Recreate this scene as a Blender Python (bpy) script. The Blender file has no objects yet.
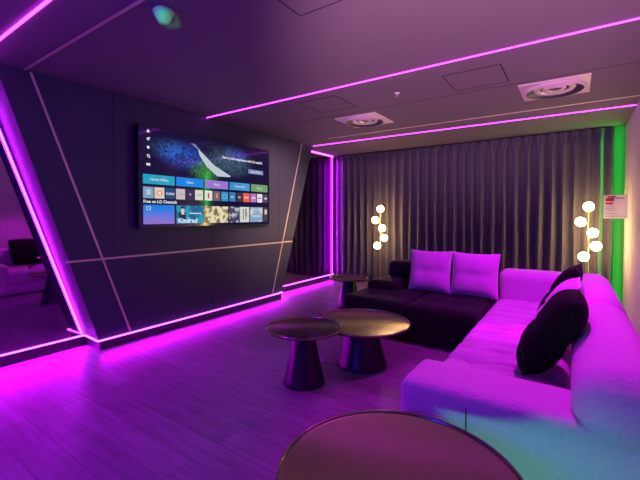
import bpy, bmesh, math, random
from mathutils import Vector, Matrix
random.seed(7)
S = bpy.context.scene
COL = S.collection
PI = math.pi

# ------------------------------------------------------------------ materials
def lin(c):
    out = []
    for v in c:
        v = v / 255.0
        out.append(v / 12.92 if v <= 0.04045 else ((v + 0.055) / 1.055) ** 2.4)
    return tuple(out) + (1.0,)

def new_mat(name):
    m = bpy.data.materials.new(name); m.use_nodes = True
    return m, m.node_tree, m.node_tree.nodes['Principled BSDF']

def mat(name, col, rough=0.5, metal=0.0, bump=0.0, scale=40.0, vary=0.0, coat=0.0, sheen=0.0, spec=0.5):
    m, t, b = new_mat(name)
    b.inputs['Base Color'].default_value = tuple(col) + (1.0,) if len(col) == 3 else col
    b.inputs['Roughness'].default_value = rough
    b.inputs['Metallic'].default_value = metal
    b.inputs['Coat Weight'].default_value = coat
    b.inputs['Sheen Weight'].default_value = sheen
    b.inputs['Specular IOR Level'].default_value = spec
    tc = t.nodes.new('ShaderNodeTexCoord')
    nz = t.nodes.new('ShaderNodeTexNoise'); nz.inputs['Scale'].default_value = scale
    nz.inputs['Detail'].default_value = 4
    t.links.new(tc.outputs['Object'], nz.inputs['Vector'])
    if vary:
        mx = t.nodes.new('ShaderNodeMix'); mx.data_type = 'RGBA'
        mx.inputs[6].default_value = tuple(v * (1 - vary) for v in col[:3]) + (1,)
        mx.inputs[7].default_value = tuple(min(1, v * (1 + vary)) for v in col[:3]) + (1,)
        t.links.new(nz.outputs['Fac'], mx.inputs[0]); t.links.new(mx.outputs[2], b.inputs['Base Color'])
    if bump:
        bp = t.nodes.new('ShaderNodeBump'); bp.inputs['Strength'].default_value = bump
        bp.inputs['Distance'].default_value = 0.01
        t.links.new(nz.outputs['Fac'], bp.inputs['Height']); t.links.new(bp.outputs['Normal'], b.inputs['Normal'])
    return m

def glow(name, col, strength, base=None):
    m, t, b = new_mat(name)
    b.inputs['Base Color'].default_value = base or (0.02, 0.02, 0.02, 1)
    b.inputs['Emission Color'].default_value = tuple(col[:3]) + (1,)
    b.inputs['Emission Strength'].default_value = strength
    return m

def floor_mat():
    m, t, b = new_mat('dark wood planks')
    tc = t.nodes.new('ShaderNodeTexCoord')
    br = t.nodes.new('ShaderNodeTexBrick')
    br.inputs['Scale'].default_value = 1.0
    br.inputs['Brick Width'].default_value = 1.25; br.inputs['Row Height'].default_value = 0.18
    br.inputs['Mortar Size'].default_value = 0.002; br.offset = 0.37
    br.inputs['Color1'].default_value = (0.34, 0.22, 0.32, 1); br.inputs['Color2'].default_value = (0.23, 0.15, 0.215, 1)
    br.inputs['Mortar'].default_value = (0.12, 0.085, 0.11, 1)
    t.links.new(tc.outputs['Object'], br.inputs['Vector'])
    mp = t.nodes.new('ShaderNodeMapping'); mp.inputs['Scale'].default_value = (2.5, 30, 1)
    t.links.new(tc.outputs['Object'], mp.inputs['Vector'])
    nz = t.nodes.new('ShaderNodeTexNoise'); nz.inputs['Scale'].default_value = 1.0; nz.inputs['Detail'].default_value = 6
    t.links.new(mp.outputs['Vector'], nz.inputs['Vector'])
    nz2 = t.nodes.new('ShaderNodeTexNoise'); nz2.inputs['Scale'].default_value = 1.7; nz2.inputs['Detail'].default_value = 3
    t.links.new(tc.outputs['Object'], nz2.inputs['Vector'])
    mx = t.nodes.new('ShaderNodeMix'); mx.data_type = 'RGBA'; mx.blend_type = 'MULTIPLY'; mx.inputs[0].default_value = 0.75
    cr = t.nodes.new('ShaderNodeValToRGB')
    cr.color_ramp.elements[0].position = 0.3; cr.color_ramp.elements[0].color = (0.45, 0.45, 0.45, 1)
    cr.color_ramp.elements[1].position = 0.75; cr.color_ramp.elements[1].color = (1, 1, 1, 1)
    t.links.new(nz.outputs['Fac'], cr.inputs['Fac'])
    t.links.new(br.outputs['Color'], mx.inputs[6]); t.links.new(cr.outputs['Color'], mx.inputs[7])
    t.links.new(mx.outputs[2], b.inputs['Base Color'])
    mr = t.nodes.new('ShaderNodeMapRange'); mr.inputs[3].default_value = 0.30; mr.inputs[4].default_value = 0.5
    t.links.new(nz2.outputs['Fac'], mr.inputs[0]); t.links.new(mr.outputs[0], b.inputs['Roughness'])
    bp = t.nodes.new('ShaderNodeBump'); bp.inputs['Strength'].default_value = 0.12; bp.inputs['Distance'].default_value = 0.003
    t.links.new(nz.outputs['Fac'], bp.inputs['Height']); t.links.new(bp.outputs['Normal'], b.inputs['Normal'])
    return m

M = {}
M['floor'] = floor_mat()
M['ceiling'] = mat('matt grey ceiling paint', (0.20, 0.17, 0.175), 0.75, scale=90, bump=0.05, vary=0.04)
M['wall'] = mat('pale plaster', (0.72, 0.66, 0.62), 0.8, scale=60, bump=0.08, vary=0.04)
M['panel'] = mat('charcoal wall laminate', (0.06, 0.062, 0.09), 0.5, scale=120, bump=0.04, vary=0.08)
M['plinth'] = mat('dark skirting', (0.035, 0.03, 0.04), 0.35)
M['mirror'] = mat('tinted mirror glass', (0.42, 0.30, 0.44), 0.03, 1.0)
M['gold'] = mat('brushed brass strip', (0.95, 0.80, 0.55), 0.40, 0.35, scale=200, bump=0.02)
M['brass'] = mat('satin brass', (0.75, 0.55, 0.25), 0.3, 1.0)
M['led'] = glow('purple led glow', (0.58, 0.055, 1.0), 10.0)
M['led_edge'] = glow('strong purple led glow', (0.57, 0.014, 1.0), 38.0)
M['led_soft'] = glow('dim purple led glow', (0.66, 0.03, 1.0), 10.0)
M['green'] = glow('green wall glow', (0.004, 0.25, 0.012), .9)  # glow colour standing in for green light on the back wall
M['globe'] = glow('warm opal globe', (1.0, 0.60, 0.27), 32.0, (0.8, 0.8, 0.75, 1))
M['curtain'] = mat('dark grey curtain cloth', (0.10, 0.092, 0.118), 0.55, scale=160, bump=0.15, vary=0.1, sheen=0.3)
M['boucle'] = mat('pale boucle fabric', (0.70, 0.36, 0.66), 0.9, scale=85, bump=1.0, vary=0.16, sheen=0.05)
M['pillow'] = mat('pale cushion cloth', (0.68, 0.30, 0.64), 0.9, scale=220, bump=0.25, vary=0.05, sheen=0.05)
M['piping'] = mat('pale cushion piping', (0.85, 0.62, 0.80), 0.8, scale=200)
M['velvet'] = mat('black plush cloth', (0.004, 0.0035, 0.004), 0.9, scale=180, bump=0.4, vary=0.2, spec=.2)
M['black_sofa'] = mat('dark brown velvet', (0.008, 0.0055, 0.0055), 0.8, scale=150, bump=0.3, vary=0.15, sheen=0.06, spec=.3)
M['table'] = mat('bronzed black metal', (0.05, 0.042, 0.048), 0.32, 0.7, scale=30, vary=0.15)
M['tabletop'] = mat('dark bronze tray', (0.42, 0.33, 0.27), 0.25, 1.0, scale=25, vary=0.12)
M['rim'] = mat('polished rim', (0.36, 0.28, 0.24), 0.2, 1.0)
M['tv_body'] = mat('black tv plastic', (0.008, 0.008, 0.010), 0.35)
M['black'] = mat('matt black', (0.01, 0.01, 0.012), 0.6)
M['white'] = mat('white plastic', (0.85, 0.85, 0.85), 0.4)
M['offwhite'] = mat('off-white plastic', (0.45, 0.46, 0.44), 0.5)  # even off-white, toned down from the plain white plastic
M['steel'] = mat('pale metal', (0.62, 0.58, 0.58), 0.35, 0.7)
M['diff'] = mat('diffuser enamel', (0.80, 0.70, 0.64), 0.35, 0.2)
M['duct'] = mat('dark duct paint', (0.05, 0.04, 0.06), 0.45)
M['gap'] = mat('shadow gap trim', (0.02, 0.018, 0.02), 0.9)

# ------------------------------------------------------------------ mesh helpers
def obj(name, bm, m, parent=None, smooth=False):
    bm.normal_update()
    me = bpy.data.meshes.new(name); bm.to_mesh(me); bm.free()
    for x in (m if isinstance(m, (list, tuple)) else [m]): me.materials.append(x)
    if smooth:
        for p in me.polygons: p.use_smooth = True
    o = bpy.data.objects.new(name, me); COL.objects.link(o)
    if parent: o.parent = parent
    return o

def thing(name, label, cat, loc=(0, 0, 0), rz=0.0, group=None):
    o = bpy.data.objects.new(name, None); o.empty_display_size = 0.1; COL.objects.link(o)
    o.location = loc; o.rotation_euler = (0, 0, rz); o['label'] = label; o['category'] = cat
    if group: o['group'] = group
    return o

def tag(o, label, cat, group=None):
    o['label'] = label; o['category'] = cat
    if group: o['group'] = group
    return o

def struct(name, bm, m, smooth=False):
    o = obj(name, bm, m, None, smooth); o['kind'] = 'structure'; return o

def add_box(bm, a, b, mi=0):
    x0, y0, z0 = (min(a[i], b[i]) for i in range(3)); x1, y1, z1 = (max(a[i], b[i]) for i in range(3))
    v = [bm.verts.new(p) for p in ((x0, y0, z0), (x1, y0, z0), (x1, y1, z0), (x0, y1, z0), (x0, y0, z1), (x1, y0, z1), (x1, y1, z1), (x0, y1, z1))]
    for f in ((3, 2, 1, 0), (4, 5, 6, 7), (0, 1, 5, 4), (1, 2, 6, 5), (2, 3, 7, 6), (3, 0, 4, 7)):
        bm.faces.new([v[i] for i in f]).material_index = mi

def box_bm(a, b):
    bm = bmesh.new(); add_box(bm, a, b); return bm

def add_bar(bm, p, q, w, h, up=(0, 0, 1), mi=0):
    """rectangular bar from p to q, w across, h along 'up'"""
    p, q, up = Vector(p), Vector(q), Vector(up)
    d = (q - p).normalized(); sd = d.cross(up).normalized() * w / 2; u = sd.cross(d).normalized() * h / 2
    v = [bm.verts.new(c + a * sd + b * u) for c in (p, q) for a, b in ((-1, -1), (1, -1), (1, 1), (-1, 1))]
    for f in ((0, 1, 2, 3), (7, 6, 5, 4), (0, 4, 5, 1), (1, 5, 6, 2), (2, 6, 7, 3), (3, 7, 4, 0)):
        bm.faces.new([v[i] for i in f]).material_index = mi
    bmesh.ops.recalc_face_normals(bm, faces=bm.faces)

def add_tube(bm, pts, r, n=10, closed=False):
    pts = [Vector(p) for p in pts]; rings = []; L = len(pts)
    for i, p in enumerate(pts):
        a = pts[(i - 1) % L] if (closed or i > 0) else p
        b = pts[(i + 1) % L] if (closed or i < L - 1) else p
        d = (b - a).normalized()
        up = Vector((0, 0, 1)) if abs(d.z) < 0.9 else Vector((1, 0, 0))
        s = d.cross(up).normalized(); u = s.cross(d)
        rings.append([bm.verts.new(p + r * (math.cos(2 * PI * k / n) * s + math.sin(2 * PI * k / n) * u)) for k in range(n)])
    for i in range(L if closed else L - 1):
        A, B = rings[i], rings[(i + 1) % L]
        for k in range(n): bm.faces.new((A[k], A[(k + 1) % n], B[(k + 1) % n], B[k]))
    if not closed:
        bm.faces.new(rings[0]); bm.faces.new(rings[-1][::-1])
    bmesh.ops.recalc_face_normals(bm, faces=bm.faces)

def add_lathe(bm, prof, n=56, c=(0, 0, 0)):
    rings = []
    for r, z in prof:
        if r < 1e-6: rings.append([bm.verts.new((c[0], c[1], c[2] + z))])
        else: rings.append([bm.verts.new((c[0] + r * math.cos(2 * PI * k / n), c[1] + r * math.sin(2 * PI * k / n), c[2] + z)) for k in range(n)])
    for A, B in zip(rings, rings[1:]):
        for k in range(n):
            j = (k + 1) % n
            if len(A) == 1 and len(B) == 1: continue
            if len(A) == 1: bm.faces.new((A[0], B[j], B[k]))
            elif len(B) == 1: bm.faces.new((A[k], A[j], B[0]))
            else: bm.faces.new((A[k], A[j], B[j], B[k]))
    bmesh.ops.recalc_face_normals(bm, faces=bm.faces)

def lathe_bm(prof, n=56, c=(0, 0, 0)):
    bm = bmesh.new(); add_lathe(bm, prof, n, c); return bm

def sphere_bm(c, r, nu=28, nv=16):
    return lathe_bm([(r * math.sin(PI * i / nv) if 0 < i < nv else 0, -r * math.cos(PI * i / nv)) for i in range(nv + 1)], nu, c)

def soft_box(a, b, r, step=0.035, crown=0.0, tufts=(), creases=(), wrinkle=0.0):
    """rounded upholstered block between corners a and b; crown bulges the top; tufts = (x, y, depth, radius); creases = (axis, value, depth, width)"""
    x0, y0, z0 = a; x1, y1, z1 = b
    c = Vector(((x0 + x1) / 2, (y0 + y1) / 2, (z0 + z1) / 2)); h = Vector(((x1 - x0) / 2, (y1 - y0) / 2, (z1 - z0) / 2))
    r = min(r, h.x * .98, h.y * .98, h.z * .98)
    N = [max(4, int(2 * h[i] / step)) for i in range(3)]
    def coord(i, k):                                   # more points near the edges
        t = k / N[i]; lin_ = -h[i] + 2 * h[i] * t
        return lin_
    bm = bmesh.new()
    for ax in range(3):
        u, w = (ax + 1) % 3, (ax + 2) % 3
        for sgn in (-1, 1):
            g = []
            for i in range(N[u] + 1):
                row = []
                for j in range(N[w] + 1):
                    p = Vector((0, 0, 0)); p[ax] = sgn * h[ax]; p[u] = coord(u, i); p[w] = coord(w, j)
                    row.append(bm.verts.new(p))
                g.append(row)
            for i in range(N[u]):
                for j in range(N[w]):
                    q = (g[i][j], g[i + 1][j], g[i + 1][j + 1], g[i][j + 1])
                    bm.faces.new(q if sgn > 0 else q[::-1])
    bmesh.ops.remove_doubles(bm, verts=bm.verts, dist=1e-5)
    for v in bm.verts:
        p = v.co.copy()
        inner = Vector([max(-(h[i] - r), min(h[i] - r, p[i])) for i in range(3)])
        d = p - inner
        if d.length > 1e-9: p = inner + d.normalized() * r
        fx, fy = 1 - (p.x / h.x) ** 2, 1 - (p.y / h.y) ** 2
        top = max(0.0, p.z / h.z)
        if p.z > 0:
            p.z += crown * max(0, fx) ** .6 * max(0, fy) ** .6 * top
            for tx, ty, dep, rad in tufts:
                q2 = ((p.x + c.x - tx) ** 2 + (p.y + c.y - ty) ** 2)
                p.z -= dep * math.exp(-math.sqrt(q2) / rad) * top
            if wrinkle:
                X_, Y_ = p.x + c.x, p.y + c.y
                w1 = math.sin(62 * Y_ + 3.0 * math.sin(5.1 * X_ + 2 * Y_)) * (.6 + .4 * math.sin(9 * X_ + 4 * Y_))
                w2 = math.sin(38 * Y_ - 9 * X_ + 2 * math.sin(7 * X_))
                near = max([math.exp(-(math.hypot(X_ - q[0], Y_ - q[1]) / .22) ** 2) for q in tufts] or [0])
                p.z += wrinkle * (w1 * .6 + w2 * .4) * (.35 + near) * top * max(0, fx) ** .3
            for axn, val, dep, wid in creases:
                q = abs((p.x + c.x if axn == 'x' else p.y + c.y) - val)
                p.z -= dep * math.exp(-(q / wid) ** 1.3) * top
        v.co = p + c
    bmesh.ops.recalc_face_normals(bm, faces=bm.faces)
    return bm

# ------------------------------------------------------------------ room shell (metres; camera stands at x=0, y=0)
XL, XR, YB, YF, ZC = -4.22, 0.58, 6.80, -1.70, 2.59
struct('floor', box_bm((XL - .1, YF - .1, -0.1), (XR + .1, YB + .1, 0)), M['floor'])
struct('ceiling', box_bm((XL - .1, YF - .1, ZC), (XR + .1, YB + .1, ZC + .1)), M['ceiling'])
struct('wall_left', box_bm((XL - .1, YF, 0), (XL, YB, ZC)), M['panel'])
struct('wall_right', box_bm((XR, YF, 0), (XR + .1, YB, ZC)), M['wall'])
struct('wall_back', box_bm((XL, YB, 0), (XR, YB + .1, ZC)), M['wall'])
struct('wall_front', box_bm((XL, YF - .1, 0), (XR, YF, ZC)), M['wall'])
bm = bmesh.new()
add_box(bm, (XL, YF, 0), (-4.185, 1.79, .085)); add_box(bm, (XL, 4.60, 0), (-4.185, 6.66, .085))
struct('baseboard_left', bm, M['plinth'])

# tinted mirrors either side of the media wall
o = obj('wall_mirror', box_bm((XL + .001, YF + .05, .115), (-4.205, 1.9, ZC - .02)), M['mirror'])
tag(o, 'dark tinted wall mirror left of the television wall, reflecting the sofa', 'mirror')
o = obj('wall_mirror', box_bm((XL + .001, 4.40, .115), (-4.205, 6.66, ZC - .02)), M['mirror'])
tag(o, 'dark tinted wall mirror right of the television wall, reflecting the curtain', 'mirror')

# media wall: slanted-sided slab in front of the mirror plane
def slab(pts, xa, xb, m, name, parent=None):
    bm = bmesh.new()
    A = [bm.verts.new((xa, y, z)) for y, z in pts]; B = [bm.verts.new((xb, y, z)) for y, z in pts]
    n = len(pts); bm.faces.new(A); bm.faces.new(B[::-1])
    for i in range(n): bm.faces.new((A[i], B[i], B[(i + 1) % n], A[(i + 1) % n]))
    bmesh.ops.recalc_face_normals(bm, faces=bm.faces)
    return obj(name, bm, m, parent)
PX = -3.87
mw = thing('media_wall', 'dark slanted-sided wall panel with gold inlay strips, behind the television', 'wall panel', (-4.0, 3.1, 0))
def at_mw(o): o.parent = mw; o.matrix_parent_inverse = Matrix.Translation((4.0, -3.1, 0)); return o
at_mw(slab([(1.765, .115), (4.565, .115), (5.415, 2.585), (1.0, 2.585)], -4.203, PX, M['panel'], 'panel'))
at_mw(obj('plinth', box_bm((-4.203, 1.785, 0), (PX - .012, 4.565, .085)), M['plinth']))
def yl(z): return 1.238 + (2.59 - z) / 2.461 * 0.843
def yr(z): return 5.103 - (2.59 - z) / 2.43 * 0.755
for p, q in (((yl(2.58), 2.58), (yl(.125), .125)), ((yr(2.58), 2.58), (yr(.125), .125)), ((1.487, .912), (4.83, .912))):
    bm = bmesh.new(); add_bar(bm, (PX + .002, p[0], p[1]), (PX + .002, q[0], q[1]), .020, .006, (1, 0, 0))
    at_mw(obj('gold_strip', bm, M['gold']))
for y, z0, z1 in ((1.93, .92, 2.58), (3.17, .13, 1.2), (4.50, .92, 2.58)):
    at_mw(obj('panel_joint', box_bm((PX - .001, y - .002, z0), (PX + .0012, y + .002, z1)), M['gap']))

# gold inlay strips in the ceiling and the ceiling joints
struct('trim_1', box_bm((PX, 1.19, ZC - .006), (.57, 1.21, ZC - .0005)), M['gold'])
struct('trim_2', box_bm((-3.3, 5.04, ZC - .006), (.57, 5.056, ZC - .0005)), M['gold'])
bm = bmesh.new(); add_box(bm, (-3.6, 3.946, ZC - .002), (.57, 3.951, ZC - .0005)); add_box(bm, (-3.6, 2.1, ZC - .002), (-3.596, 5.0, ZC - .0005))
struct('trim_3', bm, M['gap'])

# ------------------------------------------------------------------ LED strips
LG = 'purple LED light strips'
def led(name, pts, label, m='led', w=.012, h=.012, up=(0, 0, 1)):
    bm = bmesh.new()
    for p, q in zip(pts, pts[1:]): add_bar(bm, p, q, w, h, up)
    return tag(obj(name, bm, M[m]), label, 'led strip', LG)
led('led_strip', [(-4.186, YF + .1, .1), (-4.186, 1.775, .1)], 'purple LED strip along the foot of the left mirror')
led('led_strip', [(-4.18, 1.775, .1), (-3.862, 1.757, .1), (-3.862, 4.568, .1), (-4.18, 4.60, .1)], 'purple LED strip along the foot of the media wall under the television')
led('led_strip', [(-4.186, 4.615, .1), (-4.186, 6.62, .1)], 'purple LED strip along the foot of the mirror next to the curtain')
led('led_strip', [(-4.188, 6.575, .1), (-4.188, 6.575, 2.57)], 'upright purple LED strip in the corner between curtain and mirror', 'led_soft', .008, .008, up=(1, 0, 0))
led('led_strip', [(-4.19, 1.752, .115), (-4.19, .955, 2.575)], 'slanting purple LED strip up the left edge of the media wall', 'led_edge', up=(1, 0, 0))
led('led_strip', [(-4.18, .895, ZC - .007), (.56, .895, ZC - .007)], 'purple LED strip across the ceiling at the top left corner', 'led_soft')
led('led_strip', [(PX + .01, 3.09, ZC - .005), (.57, 3.07, ZC - .005)], 'purple LED strip across the ceiling above the television', 'led_soft', .008, .007)
led('led_strip', [(PX + .01, 5.43, ZC - .005), (.57, 5.45, ZC - .005)], 'purple LED strip across the ceiling nearest the curtain', 'led_soft', .008, .007)
led('led_strip', [(-4.19, 5.75, ZC - .012), (-4.19, 6.63, ZC - .012)], 'short purple LED strip at the ceiling above the right mirror', 'led', .02, .02)
o = obj('green_wall_glow', box_bm((.462, 6.60, .01), (.575, 6.64, ZC - .01)), M['green'])  # emissive slab standing in for the green-lit strip of back wall
tag(o, 'upright glowing green fill panel standing in for the green-lit wall right of the curtain', 'fill panel')

# ------------------------------------------------------------------ curtain
def curtain(x0, x1, y, z0, z1):
    bm = bmesh.new(); nx, nz = 900, 12
    folds = []; x = x0
    while x < x1 + .3:
        w = random.uniform(.135, .175); folds.append((x, w, random.uniform(.050, .068), random.uniform(-.010, .010))); x += w
    def off(x):
        for fx, w, a, d in folds:
            if fx <= x < fx + w:
                t = (x - fx) / w
                return -a * (math.sin(PI * t) ** 3.2) * 2 + a + d * math.sin(2 * PI * t)
        return 0
    g = []
    for i in range(nx + 1):
        xx = x0 + (x1 - x0) * i / nx; row = []
        for k in range(nz + 1):
            t = k / nz; z = z0 + (z1 - z0) * t
            amp = 1.0 - .25 * t ** 6
            sway = .010 * math.sin(9 * xx + 2.4 * t * 3) * (1 - t)
            row.append(bm.verts.new((xx + sway, y - .16 * (xx - x0) / (x1 - x0) + off(xx) * amp + .012 * math.sin(3.1 * xx) * (1 - t), z)))
        g.append(row)
    for i in range(nx):
        for k in range(nz): bm.faces.new((g[i][k], g[i + 1][k], g[i + 1][k + 1], g[i][k + 1]))
    return bm
ct = thing('curtain', 'floor-length dark grey pleated curtain across the whole back wall', 'curtain', (-1.9, 6.5, 0))
o = obj('cloth', curtain(-4.19, .44, 6.69, .015, 2.565), M['curtain'], ct, True); o.matrix_parent_inverse = Matrix.Translation((1.9, -6.5, 0))
sm = o.modifiers.new('thick', 'SOLIDIFY'); sm.thickness = .004
o = obj('curtain_rail', box_bm((-4.18, 6.59, 2.567), (.44, 6.61, 2.588)), M['black'], ct); o.matrix_parent_inverse = Matrix.Translation((1.9, -6.5, 0))

# ------------------------------------------------------------------ ceiling fittings
def diffuser(x, y, label):
    t = thing('ceiling_diffuser', label, 'air vent', (x, y, ZC), 0, 'swirl air diffusers')
    s = .285; bm = bmesh.new(); n = 48
    sq = []
    for k in range(n):
        a = 2 * PI * k / n + PI / 4; c_, s_ = math.cos(a), math.sin(a); f = s / max(abs(c_), abs(s_)); sq.append((c_ * f, s_ * f))
    o1 = [bm.verts.new((px, py, -.001)) for px, py in sq]; o2 = [bm.verts.new((px, py, -.012)) for px, py in sq]
    i2 = [bm.verts.new((.262 * math.cos(2 * PI * k / n + PI / 4), .262 * math.sin(2 * PI * k / n + PI / 4), -.012)) for k in range(n)]
    i1 = [bm.verts.new((v.co.x, v.co.y, -.001)) for v in i2]
    for A, B in ((o1, o2), (o2, i2), (i2, i1)):
        for k in range(n): bm.faces.new((A[k], A[(k + 1) % n], B[(k + 1) % n], B[k]))
    bmesh.ops.recalc_face_normals(bm, faces=bm.faces)
    obj('face_plate', bm, M['diff'], t)
    obj('backing', lathe_bm([(0, -.001), (.262, -.001), (.262, -.0015), (0, -.0015)]), M['gap'], t)
    obj('ring', lathe_bm([(.262, -.010), (.247, -.036), (.240, -.036)]), M['diff'], t, True)
    obj('cone', lathe_bm([(.240, -.036), (.178, -.004)]), M['duct'], t, True)
    obj('ring', lathe_bm([(.178, -.004), (.160, -.026), (.122, -.008)]), M['diff'], t, True)
    obj('cone', lathe_bm([(.122, -.008), (.100, -.003)]), M['duct'], t, True)
    obj('ring', lathe_bm([(.100, -.003), (.084, -.024), (.056, -.010)]), M['diff'], t, True)
    obj('core', lathe_bm([(.056, -.010), (.03, -.005), (0, -.004)]), M['duct'], t, True)
    return t
diffuser(-2.265, 4.34, 'square ceiling air diffuser with round rings, nearer the television')
diffuser(-.168, 4.30, 'square ceiling air diffuser with round rings, nearer the right wall above the sofa')
def access(x, y, s, label):
    t = thing('access_panel', label, 'ceiling panel', (x, y, ZC), 0, 'square ceiling access panels')
    bm = bmesh.new()
    for a, b in (((-s, -s), (s, -s + .009)), ((-s, s - .009), (s, s)), ((-s, -s), (-s + .009, s)), ((s - .009, -s), (s, s))):
        add_box(bm, (a[0], a[1], -.003), (b[0], b[1], -.0008))
    obj('shadow_gap', bm, M['gap'], t)
    obj('hatch', box_bm((-s + .009, -s + .009, -.0024), (s - .009, s - .009, -.0008)), M['ceiling'], t)
access(-2.288, 3.505, .237, 'flush square hatch in the ceiling beside the left air diffuser')
access(-.744, 3.60, .240, 'flush square hatch in the ceiling left of the right-hand air diffuser')
access(-1.185, 1.62, .236, 'flush square hatch at the top edge of the view, nearest the camera')
t = thing('smoke_detector', 'small white smoke detector on the ceiling at the upper left, lit green', 'smoke detector', (-2.06, 1.335, ZC))
obj('base', lathe_bm([(0, -.001), (.060, -.001), (.064, -.010), (.060, -.026), (0, -.026)]), M['offwhite'], t, True)
obj('sensor_head', lathe_bm([(.050, -.024), (.050, -.034), (.046, -.052), (.036, -.064), (.030, -.078), (0, -.082)]), M['offwhite'], t, True)
t = thing('sprinkler_head', 'tiny pale sprinkler head on the ceiling between the two purple strips', 'sprinkler', (-1.494, 3.568, ZC))
obj('cover', lathe_bm([(0, -.001), (.028, -.001), (.026, -.007), (0, -.008)]), M['white'], t, True)
obj('nozzle', lathe_bm([(.008, -.006), (.008, -.028), (.018, -.030), (.018, -.033), (0, -.034)], 20), M['steel'], t, True)

# ------------------------------------------------------------------ television
TX = -3.80
def e(col, k=1.0): return glow('screen colour %d %d %d' % col, lin(col), k)
def text_mesh(bm, s, y, z, size, mi, x, align='LEFT', bold=False):
    cu = bpy.data.curves.new('t', 'FONT'); cu.body = s; cu.size = size; cu.align_x = align; cu.align_y = 'CENTER'; cu.resolution_u = 3
    if bold: cu.offset = size * .02
    ob = bpy.data.objects.new('t', cu); COL.objects.link(ob)
    bpy.context.view_layer.update()
    me = ob.evaluated_get(bpy.context.evaluated_depsgraph_get()).to_mesh()
    vs = [bm.verts.new(Vector((x, y + v.co.x, z + v.co.y)) if x is not None else v.co.copy()) for v in me.vertices]
    for p in me.polygons:
        try: bm.faces.new([vs[i] for i in p.vertices]).material_index = mi
        except ValueError: pass
    ob.to_mesh_clear(); bpy.data.objects.remove(ob)

def nebula_mat():
    m, t, b = new_mat('screen banner picture')
    b.inputs['Base Color'].default_value = (.006, .006, .010, 1); b.inputs['Roughness'].default_value = .08
    tc = t.nodes.new('ShaderNodeTexCoord')
    def blob(y, z, ry, rz):
        mp = t.nodes.new('ShaderNodeMapping'); mp.vector_type = 'POINT'
        mp.inputs['Location'].default_value = (0, -y / ry, -z / rz); mp.inputs['Scale'].default_value = (0, 1 / ry, 1 / rz)
        t.links.new(tc.outputs['Object'], mp.inputs['Vector'])
        ln = t.nodes.new('ShaderNodeVectorMath'); ln.operation = 'LENGTH'; t.links.new(mp.outputs['Vector'], ln.inputs[0])
        mr = t.nodes.new('ShaderNodeMapRange'); mr.interpolation_type = 'SMOOTHSTEP'
        mr.inputs[1].default_value = .25; mr.inputs[2].default_value = 1.0; mr.inputs[3].default_value = 1; mr.inputs[4].default_value = 0
        t.links.new(ln.outputs['Value'], mr.inputs[0]); return mr.outputs[0]
    nz = t.nodes.new('ShaderNodeTexNoise'); nz.inputs['Scale'].default_value = 42; nz.inputs['Detail'].default_value = 8; nz.inputs['Roughness'].default_value = .8
    t.links.new(tc.outputs['Object'], nz.inputs['Vector'])
    cr = t.nodes.new('ShaderNodeMapRange'); cr.inputs[1].default_value = .42; cr.inputs[2].default_value = .68
    t.links.new(nz.outputs['Fac'], cr.inputs[0])
    cur = None
    def add(col, fac):
        nonlocal cur
        sc = t.nodes.new('ShaderNodeVectorMath'); sc.operation = 'SCALE'; sc.inputs[0].default_value = col
        t.links.new(fac, sc.inputs['Scale'])
        if cur is None: cur = sc.outputs[0]
        else:
            ad = t.nodes.new('ShaderNodeVectorMath'); ad.operation = 'ADD'; t.links.new(cur, ad.inputs[0]); t.links.new(sc.outputs[0], ad.inputs[1]); cur = ad.outputs[0]
    add((.03, .16, .95), blob(2.70, 2.05, .42, .20)); add((.02, .10, .20), blob(2.50, 2.10, .32, .16)); add((.10, .50, .03), blob(3.02, 1.90, .30, .17))
    add((.10, .24, .30), blob(3.42, 2.05, .50, .25)); add((.04, .05, .65), blob(3.55, 2.16, .28, .12))
    mu = t.nodes.new('ShaderNodeVectorMath'); mu.operation = 'SCALE'; t.links.new(cur, mu.inputs[0]); t.links.new(cr.outputs[0], mu.inputs['Scale'])
    ad = t.nodes.new('ShaderNodeVectorMath'); ad.operation = 'ADD'; ad.inputs[1].default_value = (.006, .004, .035); t.links.new(mu.outputs[0], ad.inputs[0])
    t.links.new(ad.outputs[0], b.inputs['Emission Color']); b.inputs['Emission Strength'].default_value = 1.0
    return m
tvt = thing('television', 'large wall-mounted television showing a coloured menu screen', 'television', (-3.83, 3.16, 1.75))
INV = Matrix.Translation((3.83, -3.16, -1.75))
def at_tv(o): o.parent = tvt; o.matrix_parent_inverse = INV; return o
Y0, Y1, Z0, Z1 = 2.145, 4.185, 1.205, 2.318
bm = bmesh.new(); add_box(bm, (-3.85, Y0, Z0), (TX, Y1, Z1)); at_tv(obj('casing', bm, M['tv_body']))
at_tv(obj('wall_bracket', box_bm((PX + .001, 2.8, 1.5), (-3.849, 3.5, 2.0)), M['black']))
fr = bmesh.new(); b_ = .012
for a, b in (((Y0, Z0), (Y1, Z0 + b_)), ((Y0, Z1 - b_), (Y1, Z1)), ((Y0, Z0 + b_), (Y0 + b_, Z1 - b_)), ((Y1 - b_, Z0 + b_), (Y1, Z1 - b_))):
    add_box(fr, (TX, a[0], a[1]), (TX + .006, b[0], b[1]))
at_tv(obj('bezel', fr, M['tv_body']))
mats = [nebula_mat()]; bm = bmesh.new()
def mi(col, k=1.0):
    mats.append(e(col, k)); return len(mats) - 1
def quad(y0, z0, y1, z1, idx, x=.0012):
    add_box(bm, (TX + .0005, y0, z0), (TX + .001 + x, y1, z1), idx)
add_box(bm, (TX + .0002, Y0 + b_, Z0 + b_), (TX + .001, Y1 - b_, Z1 - b_), 0)
W = mi((235, 235, 245)); DK = mi((25, 28, 60))
X1 = TX + .0031
cols = [(20, 160, 190), (10, 130, 225), (150, 115, 205), (20, 140, 200), (90, 150, 90)]
ys = [(2.200, 2.580), (2.600, 2.978), (3.008, 3.381), (3.407, 3.778), (3.808, 4.150)]
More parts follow.
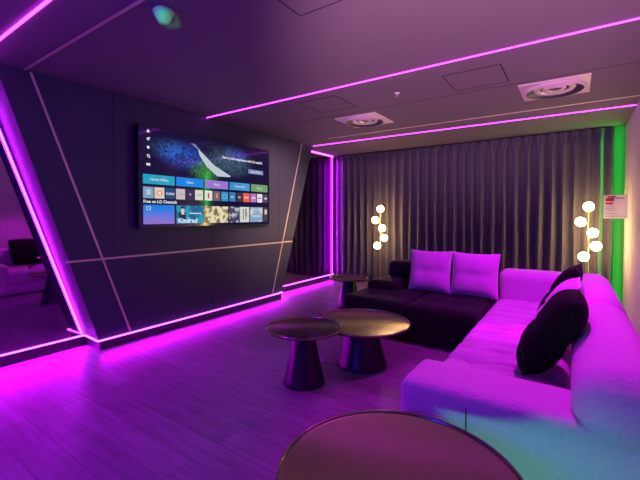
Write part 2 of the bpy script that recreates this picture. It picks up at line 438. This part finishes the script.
for (a, b), cc, s in zip(ys, cols, ('Home Office', 'Game', 'Music', 'Home Hub', 'Sports')):
    quad(a, 1.688, b, 1.792, mi(cc)); text_mesh(bm, s, (a + b) / 2, 1.740, .042, W, X1, 'CENTER')
apps = [(2.200, 2.320, (120, 160, 185), ''), (2.331, 2.450, (215, 200, 185), ''), (2.466, 2.580, (10, 75, 120), 'now'), (2.598, 2.718, (200, 185, 190), ''),
        (2.735, 2.845, (50, 40, 80), '+'), (2.859, 2.975, (215, 215, 190), ''), (3.003, 3.118, (225, 225, 220), ''), (3.135, 3.243, (110, 95, 110), ''),
        (3.262, 3.380, (25, 140, 185), ''), (3.402, 3.510, (20, 120, 175), 'tv'), (3.528, 3.636, (15, 18, 50), 'tv'), (3.652, 3.780, (225, 80, 50), ''),
        (3.797, 3.912, (170, 110, 190), ''), (3.930, 4.036, (220, 220, 235), ''), (4.055, 4.150, (50, 50, 75), '')]
OR = mi((225, 150, 70)); RD = mi((190, 50, 60)); GY = mi((150, 160, 175)); CY_ = mi((120, 210, 235))
for k, (a, b, cc, s) in enumerate(apps):
    quad(a, 1.533, b, 1.656, mi(cc))
    m_ = (a + b) / 2
    if s: text_mesh(bm, s, m_, 1.595, .062, W, X1, 'CENTER')
    elif k == 0:
        for q in range(3): quad(m_ - .025, 1.575 + q * .02, m_ + .025, 1.583 + q * .02, W, .0016)
    elif k == 1: quad(m_ - .03, 1.572, m_ + .03, 1.618, OR, .0016); quad(m_ - .014, 1.584, m_ + .014, 1.606, W, .002)
    elif k in (3, 5): quad(m_ - .04, 1.588, m_ + .04, 1.600, GY, .0016)
    elif k == 6: quad(m_ - .012, 1.56, m_ + .012, 1.625, RD, .0016)
    elif k == 7: quad(m_ - .01, 1.57, m_ + .02, 1.625, OR, .0016)
    elif k == 8: quad(m_ - .035, 1.565, m_ + .035, 1.622, CY_, .0016); quad(m_ - .027, 1.573, m_ + .027, 1.614, mi((25, 140, 185)), .002)
    elif k in (11, 12): quad(m_ - .038, 1.588, m_ + .038, 1.602, W, .0016)
    elif k == 13: quad(m_ - .035, 1.588, m_ + .03, 1.602, DK, .0016)
    elif k == 14: quad(m_ - .02, 1.585, m_ + .03, 1.605, W, .0016)
text_mesh(bm, 'Free on LG Channels', 2.200, 1.496, .047, W, X1, 'LEFT', True)
# thumbnails
def grad_mat(name, c0, c1, z0, z1):
    m, t, b = new_mat(name); b.inputs['Base Color'].default_value = (.01, .01, .01, 1)
    tc = t.nodes.new('ShaderNodeTexCoord'); sp = t.nodes.new('ShaderNodeSeparateXYZ'); t.links.new(tc.outputs['Object'], sp.inputs[0])
    nz = t.nodes.new('ShaderNodeTexNoise'); nz.inputs['Scale'].default_value = 5; t.links.new(tc.outputs['Object'], nz.inputs['Vector'])
    ad = t.nodes.new('ShaderNodeMath'); ad.operation = 'MULTIPLY_ADD'; ad.inputs[1].default_value = .12; t.links.new(nz.outputs['Fac'], ad.inputs[0]); t.links.new(sp.outputs['Z'], ad.inputs[2])
    mr = t.nodes.new('ShaderNodeMapRange'); mr.inputs[1].default_value = z0 + .06; mr.inputs[2].default_value = z1 + .06; t.links.new(ad.outputs[0], mr.inputs[0])
    mx = t.nodes.new('ShaderNodeMix'); mx.data_type = 'RGBA'; mx.inputs[6].default_value = lin(c0); mx.inputs[7].default_value = lin(c1)
    t.links.new(mr.outputs[0], mx.inputs[0]); t.links.new(mx.outputs[2], b.inputs['Emission Color']); b.inputs['Emission Strength'].default_value = 1
    mats.append(m); return len(mats) - 1
def blotch_mat(name, c0, c1, scale, thr):
    m, t, b = new_mat(name); b.inputs['Base Color'].default_value = (.01, .01, .01, 1)
    tc = t.nodes.new('ShaderNodeTexCoord'); nz = t.nodes.new('ShaderNodeTexNoise'); nz.inputs['Scale'].default_value = scale; nz.inputs['Detail'].default_value = 3
    t.links.new(tc.outputs['Object'], nz.inputs['Vector'])
    mr = t.nodes.new('ShaderNodeMapRange'); mr.inputs[1].default_value = thr; mr.inputs[2].default_value = thr + .06; t.links.new(nz.outputs['Fac'], mr.inputs[0])
    mx = t.nodes.new('ShaderNodeMix'); mx.data_type = 'RGBA'; mx.inputs[6].default_value = lin(c0); mx.inputs[7].default_value = lin(c1)
    t.links.new(mr.outputs[0], mx.inputs[0]); t.links.new(mx.outputs[2], b.inputs['Emission Color']); b.inputs['Emission Strength'].default_value = 1
    mats.append(m); return len(mats) - 1
ZA, ZB = 1.250, 1.462
quad(2.200, ZA, 2.576, ZB, grad_mat('thumbnail dusk', (140, 110, 205), (15, 125, 225), 1.25, 1.42))
for a, b in (((2.235, 1.438), (2.285, 1.443)), ((2.235, 1.405), (2.285, 1.410)), ((2.235, 1.41), (2.240, 1.438)), ((2.280, 1.41), (2.285, 1.438))): quad(a[0], a[1], b[0], b[1], W, .0016)
quad(2.602, ZA, 2.976, ZB, blotch_mat('thumbnail teal', (10, 95, 140), (25, 150, 185), 9, .45))
quad(2.640, 1.300, 2.725, 1.385, DK, .0016); SK = mi((225, 190, 180)); quad(2.665, 1.355, 2.705, 1.435, SK, .0018); quad(2.655, 1.425, 2.715, 1.452, DK, .002)
text_mesh(bm, 'Kindred', 2.622, 1.282, .082, W, X1, 'LEFT', True); quad(2.78, 1.365, 2.95, 1.375, W, .0016)
quad(3.013, ZA, 3.380, ZB, blotch_mat('thumbnail cream', (120, 105, 75), (225, 215, 170), 16, .46))
quad(3.398, ZA, 3.590, ZB, blotch_mat('thumbnail blue figures', (45, 50, 90), (190, 195, 200), 17, .52)); quad(3.590, ZA, 3.768, ZB, mi((205, 208, 200)))
text_mesh(bm, '15', 3.680, 1.395, .10, DK, X1, 'CENTER', True); text_mesh(bm, '17', 3.680, 1.320, .09, DK, X1, 'CENTER', True)
quad(3.786, ZA, 4.040, ZB, blotch_mat('thumbnail pale blue', (120, 160, 190), (190, 205, 215), 8, .5))
for yy in (3.85, 3.93): quad(yy, 1.36, yy + .045, 1.425, GY, .0016)
quad(3.83, 1.33, 4.0, 1.34, W, .0016)
quad(4.055, ZA, 4.150, ZB, mi((35, 30, 50))); quad(4.085, 1.36, 4.135, 1.43, SK, .0016)
# banner writing, icons, white streak
text_mesh(bm, 'Start a new experience with LG webOS.', 3.285, 2.108, .046, W, X1, 'LEFT', True)
quad(3.755, 1.938, 4.055, 1.998, mi((110, 130, 175))); text_mesh(bm, 'Learn More', 3.905, 1.967, .042, W, X1, 'CENTER')
def poly(pts, idx, x=.0026):
    bm.faces.new([bm.verts.new((TX + x, y, z)) for y, z in pts]).material_index = idx
ST = mi((185, 200, 205)); ST2 = mi((120, 130, 190))
poly([(2.905, 2.150), (2.965, 2.120), (3.150, 1.985), (3.430, 1.868), (3.395, 1.855), (3.20, 1.850), (3.03, 1.960), (2.93, 2.08)], ST)
poly([(2.80, 2.215), (2.87, 2.205), (2.965, 2.122), (2.905, 2.150)], ST2)
for z, k in ((2.258, 0), (2.173, 1), (2.082, 2), (1.991, 3), (1.899, 4)):
    y = 2.262; K = .7
    if k == 0: poly([(y - .028 * K, z - .02 * K), (y + .028 * K, z - .02 * K), (y, z + .032 * K)], W)
    elif k == 3:
        n = 16
        for q in range(n):
            a0, a1 = 2 * PI * q / n, 2 * PI * (q + 1) / n
            poly([(y + .024 * K * math.cos(a0), z + .024 * K * math.sin(a0)), (y + .024 * K * math.cos(a1), z + .024 * K * math.sin(a1)), (y + .014 * K * math.cos(a1), z + .014 * K * math.sin(a1)), (y + .014 * K * math.cos(a0), z + .014 * K * math.sin(a0))], W)
        poly([(y + .012 * K, z - .018 * K), (y + .018 * K, z - .012 * K), (y + .034 * K, z - .03 * K), (y + .028 * K, z - .036 * K)], W)
    elif k == 4:
        quad(y - .03 * K, z - .018 * K, y + .03 * K, z + .018 * K, W, .0016); quad(y - .022 * K, z - .004 * K, y + .022 * K, z + .002 * K, DK, .002)
    else:
        poly([(y + .022 * K * math.cos(2 * PI * q / 14), z + .022 * K * math.sin(2 * PI * q / 14)) for q in range(14)], W)
        if k == 1: poly([(y + .015 * K, z + .02 * K), (y + .034 * K, z + .012 * K), (y + .03 * K, z + .034 * K)], W); poly([(y - .008 * K, z - .008 * K), (y + .008 * K, z - .008 * K), (y + .008 * K, z + .008 * K), (y - .008 * K, z + .008 * K)], DK, .003)
at_tv(obj('screen', bm, mats))

# ------------------------------------------------------------------ globe floor lamps
def floor_lamp(x, y, label):
    t = thing('floor_lamp', label, 'floor lamp', (x, y, 0), 0, 'five-globe floor lamps')
    obj('base', lathe_bm([(0, 0), (.13, 0), (.13, .012), (.124, .018), (.012, .022), (.012, .03), (0, .03)]), M['brass'], t, True)
    bm = bmesh.new(); add_tube(bm, [(0, 0, .025), (0, 0, 1.39)], .009); obj('pole', bm, M['brass'], t, True)
    for dx, z, up in ((0.0, 1.462, 1), (-.088, 1.255, 0), (.048, 1.107, 0), (.085, .930, 0), (-.048, .782, 0)):
        dy = 0 if up else -.03
        g = obj('globe', sphere_bm((dx, dy, z), .064), M['globe'], t, True)
        bm = bmesh.new()
        if up: add_lathe(bm, [(0, 1.385), (.02, 1.385), (.022, 1.405), (0, 1.405)], 20)
        else: add_tube(bm, [(0, 0, z), (dx * .45, dy * .8, z)], .007); add_tube(bm, [(dx * .2, dy * .4, z), (dx * .5, dy * .8, z)], .014)
        obj('globe_holder', bm, M['brass'], t, True)
floor_lamp(-2.945, 6.28, 'thin brass floor lamp with five glowing globes, behind the black sofa at left')
floor_lamp(.170, 6.22, 'thin brass floor lamp with five glowing globes, by the green corner on the right')

# ------------------------------------------------------------------ framed notice by the right wall
t = thing('wall_notice', 'white printed notice in a clear holder by the green light, right of the curtain', 'sign', (.46, 6.22, 1.46))
obj('backing', box_bm((-.128, -.004, -.155), (.118, .004, .155)), M['white'], t)
bm = bmesh.new(); prn = [mat('notice red ink', (.55, .05, .06)), mat('notice grey ink', (.18, .18, .2)), mat('notice pale grey', (.45, .45, .47))]
add_box(bm, (-.11, -.0055, .07), (-.02, -.0042, .115), 0); add_box(bm, (-.11, -.0055, .03), (-.03, -.0042, .055), 0); add_box(bm, (-.085, -.006, .12), (.0, -.0042, .138), 0)
add_box(bm, (.0, -.0055, .105), (.085, -.0042, .118), 1); add_box(bm, (-.115, -.0055, .142), (-.09, -.0042, .148), 1)
for z in (.0, -.025, -.05): add_box(bm, (-.11, -.0055, z), (-.02 + .02 * (z < -.03), -.0042, z + .008), 2)
add_box(bm, (-.118, -.0055, -.128), (.10, -.0042, -.122), 1); add_box(bm, (-.118, -.0055, -.095), (.02, -.0042, -.088), 2)
obj('print', bm, prn, t)
obj('wall_bracket', box_bm((.116, -.003, -.05), (.119, .012, .05)), M['steel'], t)

# ------------------------------------------------------------------ tray tables
def tray_table(x, y, h, r, rb, rn, label):
    t = thing('tray_table', label, 'coffee table', (x, y, 0), 0, 'round metal tray tables')
    prof = [(0, 0), (rb, 0), (rb + .003, .006)]
    for k in range(1, 13):
        s = k / 12; prof.append((rn + (rb - rn) * (1 - s) ** 1.25, .006 + (h - .03) * s))
    prof += [(0, h - .02)]
    obj('pedestal', lathe_bm(prof), M['table'], t, True)
    obj('tabletop', lathe_bm([(0, h - .016), (r - .03, h - .018), (r - .008, h - .006), (r - .005, h), (r - .012, h - .002), (r - .018, h - .007), (0, h - .007)], 80), M['tabletop'], t, True)
    obj('rim', lathe_bm([(r - .011, h - .008), (r - .004, h - .008), (r, h + .004), (r - .002, h + .010), (r - .007, h + .010), (r - .011, h + .002), (r - .011, h - .008)], 96), M['rim'], t, True)
tray_table(-1.785, 2.378, .442, .305, .168, .085, 'small round dark metal tray table, the middle left one in front of the television')
tray_table(-1.573, 2.965, .385, .432, .225, .14, 'mid-sized round dark tray table with a golden sheen, between the small table and black sofa')
tray_table(-2.700, 4.690, .43, .295, .165, .095, 'farthest round tray table, beside the black sofa near the curtain')
tray_table(-.500, 1.215, .43, .430, .230, .150, 'largest nearest round tray table at the bottom of the view, before the armrest')

# ------------------------------------------------------------------ pale sectional sofa on the right
sf = thing('sectional_sofa', 'long pale sofa glowing purple along the right wall, with low front armrest', 'sofa', (-.2, 3.3, 0))
bl = thing('sectional_sofa', 'black velvet sofa joined at the far left, in front of the curtain', 'sofa', (-1.45, 4.3, 0))
def att(par, o):
    o.parent = par; o.matrix_parent_inverse = Matrix.Translation(-par.location); return o
at_sf = lambda n, bm, m='boucle': att(sf, obj(n, bm, M[m], None, True))
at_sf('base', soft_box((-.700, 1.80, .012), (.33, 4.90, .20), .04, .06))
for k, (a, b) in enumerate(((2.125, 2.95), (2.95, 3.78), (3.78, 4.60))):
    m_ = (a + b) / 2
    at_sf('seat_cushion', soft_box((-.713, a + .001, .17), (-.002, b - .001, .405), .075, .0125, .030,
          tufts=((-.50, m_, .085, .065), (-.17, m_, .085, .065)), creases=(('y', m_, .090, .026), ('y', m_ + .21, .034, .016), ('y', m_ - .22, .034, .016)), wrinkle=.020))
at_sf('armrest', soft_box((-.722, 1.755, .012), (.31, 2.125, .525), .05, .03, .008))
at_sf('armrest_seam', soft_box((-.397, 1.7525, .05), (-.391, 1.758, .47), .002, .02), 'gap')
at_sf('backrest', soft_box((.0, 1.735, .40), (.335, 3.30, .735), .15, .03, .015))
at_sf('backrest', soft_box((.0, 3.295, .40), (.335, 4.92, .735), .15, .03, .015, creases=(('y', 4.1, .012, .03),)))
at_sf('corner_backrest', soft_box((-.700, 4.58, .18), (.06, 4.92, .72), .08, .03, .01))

# black sofa
at_bl = lambda n, bm, m='black_sofa': att(bl, obj(n, bm, M[m], None, True))
at_bl('base', soft_box((-2.20, 3.72, .012), (-.735, 4.88, .20), .04, .06))
at_bl('seat_cushion', soft_box((-2.22, 3.68, .16), (-1.45, 4.62, .415), .06, .025, .02, tufts=((-1.95, 3.95, .03, .07), (-1.65, 3.95, .03, .07), (-1.8, 4.3, .03, .07)), creases=(('y', 4.0, .008, .02),)))
at_bl('seat_cushion', soft_box((-1.449, 3.68, .16), (-.735, 4.62, .415), .06, .025, .02, tufts=((-1.25, 3.95, .03, .07), (-.95, 3.95, .03, .07), (-1.1, 4.3, .03, .07)), creases=(('y', 4.0, .008, .02),)))
at_bl('backrest', soft_box((-2.05, 4.60, .18), (-.735, 4.90, .735), .07, .03, .01))
at_bl('armrest', soft_box((-2.16, 4.20, .30), (-1.76, 4.72, .525), .05, .03, .012))

# ------------------------------------------------------------------ loose cushions
def pillow_mesh(w, h, t, n=22, wr=0.0, seed=0, rd=0.0):
    rnd = random.Random(seed); ph = [rnd.uniform(0, 6) for _ in range(6)]
    bm = bmesh.new(); g = {}
    def P(u, v, s):
        pc = .07 * (1 - rd)
        x = w / 2 * u * (1 - pc * (1 - v * v)) * math.sqrt(1 - rd * .38 * v * v); y = h / 2 * v * (1 - pc * (1 - u * u)) * math.sqrt(1 - rd * .38 * u * u)
        z = s * t / 2 * (max(0, 1 - u ** 4) * max(0, 1 - v ** 4)) ** .55
        edge = max(0, 1 - u * u) * max(0, 1 - v * v)
        z += wr * edge * (math.sin(7 * u + ph[0] + 3 * v) * .5 + math.sin(5 * v + ph[1]) * .5) * s
        z -= s * wr * 3.4 * math.exp(-(v + .05) ** 2 / .004) * edge ** .5
        return (x, y, z)
    for s in (-1, 1):
        for i in range(n + 1):
            for j in range(n + 1):
                u, v = math.sin(PI / 2 * (2 * i / n - 1)), math.sin(PI / 2 * (2 * j / n - 1))
                g[s, i, j] = bm.verts.new(P(u, v, s))
        for i in range(n):
            for j in range(n):
                q = (g[s, i, j], g[s, i + 1, j], g[s, i + 1, j + 1], g[s, i, j + 1]); bm.faces.new(q if s > 0 else q[::-1])
    bmesh.ops.remove_doubles(bm, verts=bm.verts, dist=1e-5)
    loop = []
    for i in range(n): loop.append(P(math.sin(PI / 2 * (2 * i / n - 1)), -1, 0))
    for i in range(n): loop.append(P(1, math.sin(PI / 2 * (2 * i / n - 1)), 0))
    for i in range(n): loop.append(P(-math.sin(PI / 2 * (2 * i / n - 1)), 1, 0))
    for i in range(n): loop.append(P(-1, -math.sin(PI / 2 * (2 * i / n - 1)), 0))
    return bm, loop
def pillow(loc, xdir, updir, w, h, t, m, pm, label, group, wr, seed, rd=0.0):
    """xdir runs along the width, updir along the height"""
    X = Vector(xdir).normalized(); Z = X.cross(Vector(updir)).normalized(); Y = Z.cross(X)
    o = thing('throw_pillow', label, 'pillow', loc, 0, group)
    R = Matrix((X, Y, Z)).transposed().to_4x4(); o.rotation_euler = R.to_euler()
    bm, loop = pillow_mesh(w, h, t, 22, wr, seed, rd)
    obj('cover', bm, M[m], o, True)
    bm = bmesh.new(); add_tube(bm, loop, .006, 6, True); obj('piping', bm, M[pm], o, True)
    return o
G1 = 'pale pillows on the black sofa'; G2 = 'pillows leaning on the right backrest'
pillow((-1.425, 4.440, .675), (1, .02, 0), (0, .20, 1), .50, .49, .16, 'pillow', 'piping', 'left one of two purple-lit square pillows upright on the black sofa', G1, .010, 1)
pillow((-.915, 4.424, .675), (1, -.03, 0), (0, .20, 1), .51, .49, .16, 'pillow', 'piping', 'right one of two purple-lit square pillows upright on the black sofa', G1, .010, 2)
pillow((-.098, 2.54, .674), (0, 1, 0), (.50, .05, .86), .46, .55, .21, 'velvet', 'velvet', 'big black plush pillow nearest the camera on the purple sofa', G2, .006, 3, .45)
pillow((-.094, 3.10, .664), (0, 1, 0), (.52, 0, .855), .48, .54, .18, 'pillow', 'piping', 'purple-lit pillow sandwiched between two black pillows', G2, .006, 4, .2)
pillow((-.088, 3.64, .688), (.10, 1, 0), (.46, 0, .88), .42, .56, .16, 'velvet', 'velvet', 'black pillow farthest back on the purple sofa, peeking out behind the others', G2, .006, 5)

# ------------------------------------------------------------------ lights of the room and added fills
def area(name, loc, rot, sx, sy, col, power, spread=PI):
    l = bpy.data.lights.new(name, 'AREA'); l.shape = 'RECTANGLE'; l.size = sx; l.size_y = sy; l.color = col; l.energy = power; l.spread = spread
    o = bpy.data.objects.new(name, l); COL.objects.link(o); o.location = loc; o.rotation_euler = rot; return o
def spot(name, loc, aim, col, power, angle, blend=.6, rad=.12):
    l = bpy.data.lights.new(name, 'SPOT'); l.color = col; l.energy = power; l.spot_size = math.radians(angle); l.spot_blend = blend; l.shadow_soft_size = rad
    o = bpy.data.objects.new(name, l); COL.objects.link(o); o.location = loc
    o.rotation_euler = (Vector(aim) - Vector(loc)).to_track_quat('-Z', 'Y').to_euler(); return o
spot('purple_ceiling_spot', (-.10, 2.92, 2.54), (-.14, 2.45, .4), (.80, .0, 1.0), 165, 62, .35, .05)
spot('purple_ceiling_spot', (-.05, 3.62, 2.54), (-.40, 4.35, .5), (.74, .0, 1.0), 225, 80, .5)
spot('media_wall_fill', (-1.9, 4.55, 2.50), (-3.87, 4.45, 1.55), (1.0, .55, .72), 210, 60, 1.0, .08)  # added fill, no fixture here; lifts the right part of the media wall
spot('purple_floor_fill', (-2.75, 1.25, 2.54), (-2.45, 1.45, 0), (.50, .0, 1.0), 170, 84, .7)  # added unseen spot that spreads purple over the floor
area('indigo_fill', (-1.6, -1.6, 1.7), (math.radians(90), 0, math.radians(12)), 1.0, .8, (.0, .02, 1.0), 50)  # added blue fill behind the camera, not a fixture
spot('green_unseen_spot', (-.05, .30, .20), (-.15, 1.75, .03), (.0, 1.0, .22), 52, 66, 1.0, .10)
spot('pink_ceiling_fill', (.40, -.35, 1.0), (-.70, 2.98, 2.59), (1.0, .46, .80), 800, 50, .8, .15)  # added unseen fill that warms and brightens the ceiling
spot('green_unseen_spot', (.1, -.9, .6), (-2.06, 1.335, 2.53), (.0, 1.0, .15), 420, 2.2, .3, .02)
area('green_corner_lamp', (.555, 6.50, 1.3), (0, math.radians(90), 0), 2.4, .05, (.0, 1.0, .08), 11)
def led_wash(p, q, aim, power):
    p, q = Vector(p), Vector(q); d = (q - p); l = bpy.data.lights.new('led_wash', 'AREA'); l.shape = 'RECTANGLE'; l.size = d.length; l.size_y = .008
    l.color = (.60, .0, 1.0); l.energy = power; l.spread = math.radians(118)
    o = bpy.data.objects.new('led_wash', l); COL.objects.link(o); o.location = (p + q) / 2
    X = d.normalized(); Z = -Vector(aim).normalized(); Y = Z.cross(X).normalized()
    o.rotation_euler = Matrix((X, Y, Z)).transposed().to_euler()
led_wash((-4.175, -1.4, .089), (-4.175, 1.75, .089), (.85, 0, -.5), 36)
led_wash((-4.15, 6.50, .1), (-4.15, 6.50, 2.5), (.30, .95, 0), 16)
led_wash((-3.850, 1.78, .089), (-3.850, 4.55, .089), (.85, 0, -.5), 10)
led_wash((-4.175, 4.62, .089), (-4.175, 6.55, .089), (.85, 0, -.5), 12)
w = bpy.data.worlds.new('World'); S.world = w; w.use_nodes = True
w.node_tree.nodes['Background'].inputs[0].default_value = (.05, .01, .12, 1); w.node_tree.nodes['Background'].inputs[1].default_value = .5

# ------------------------------------------------------------------ camera and view
cd = bpy.data.cameras.new('camera'); co = bpy.data.objects.new('camera', cd); COL.objects.link(co)
co.location = (0, 0, 1.35); co.rotation_euler = (math.radians(88.8), 0, math.radians(34.4))
cd.sensor_width = 36; cd.lens = 370 / 640 * 36; cd.shift_y = -.02695; cd.clip_start = .02
S.camera = co
S.view_settings.view_transform = 'Standard'; S.view_settings.look = 'None'; S.view_settings.gamma = 1.0; S.view_settings.exposure = 0.0
S.view_settings.use_curve_mapping = False
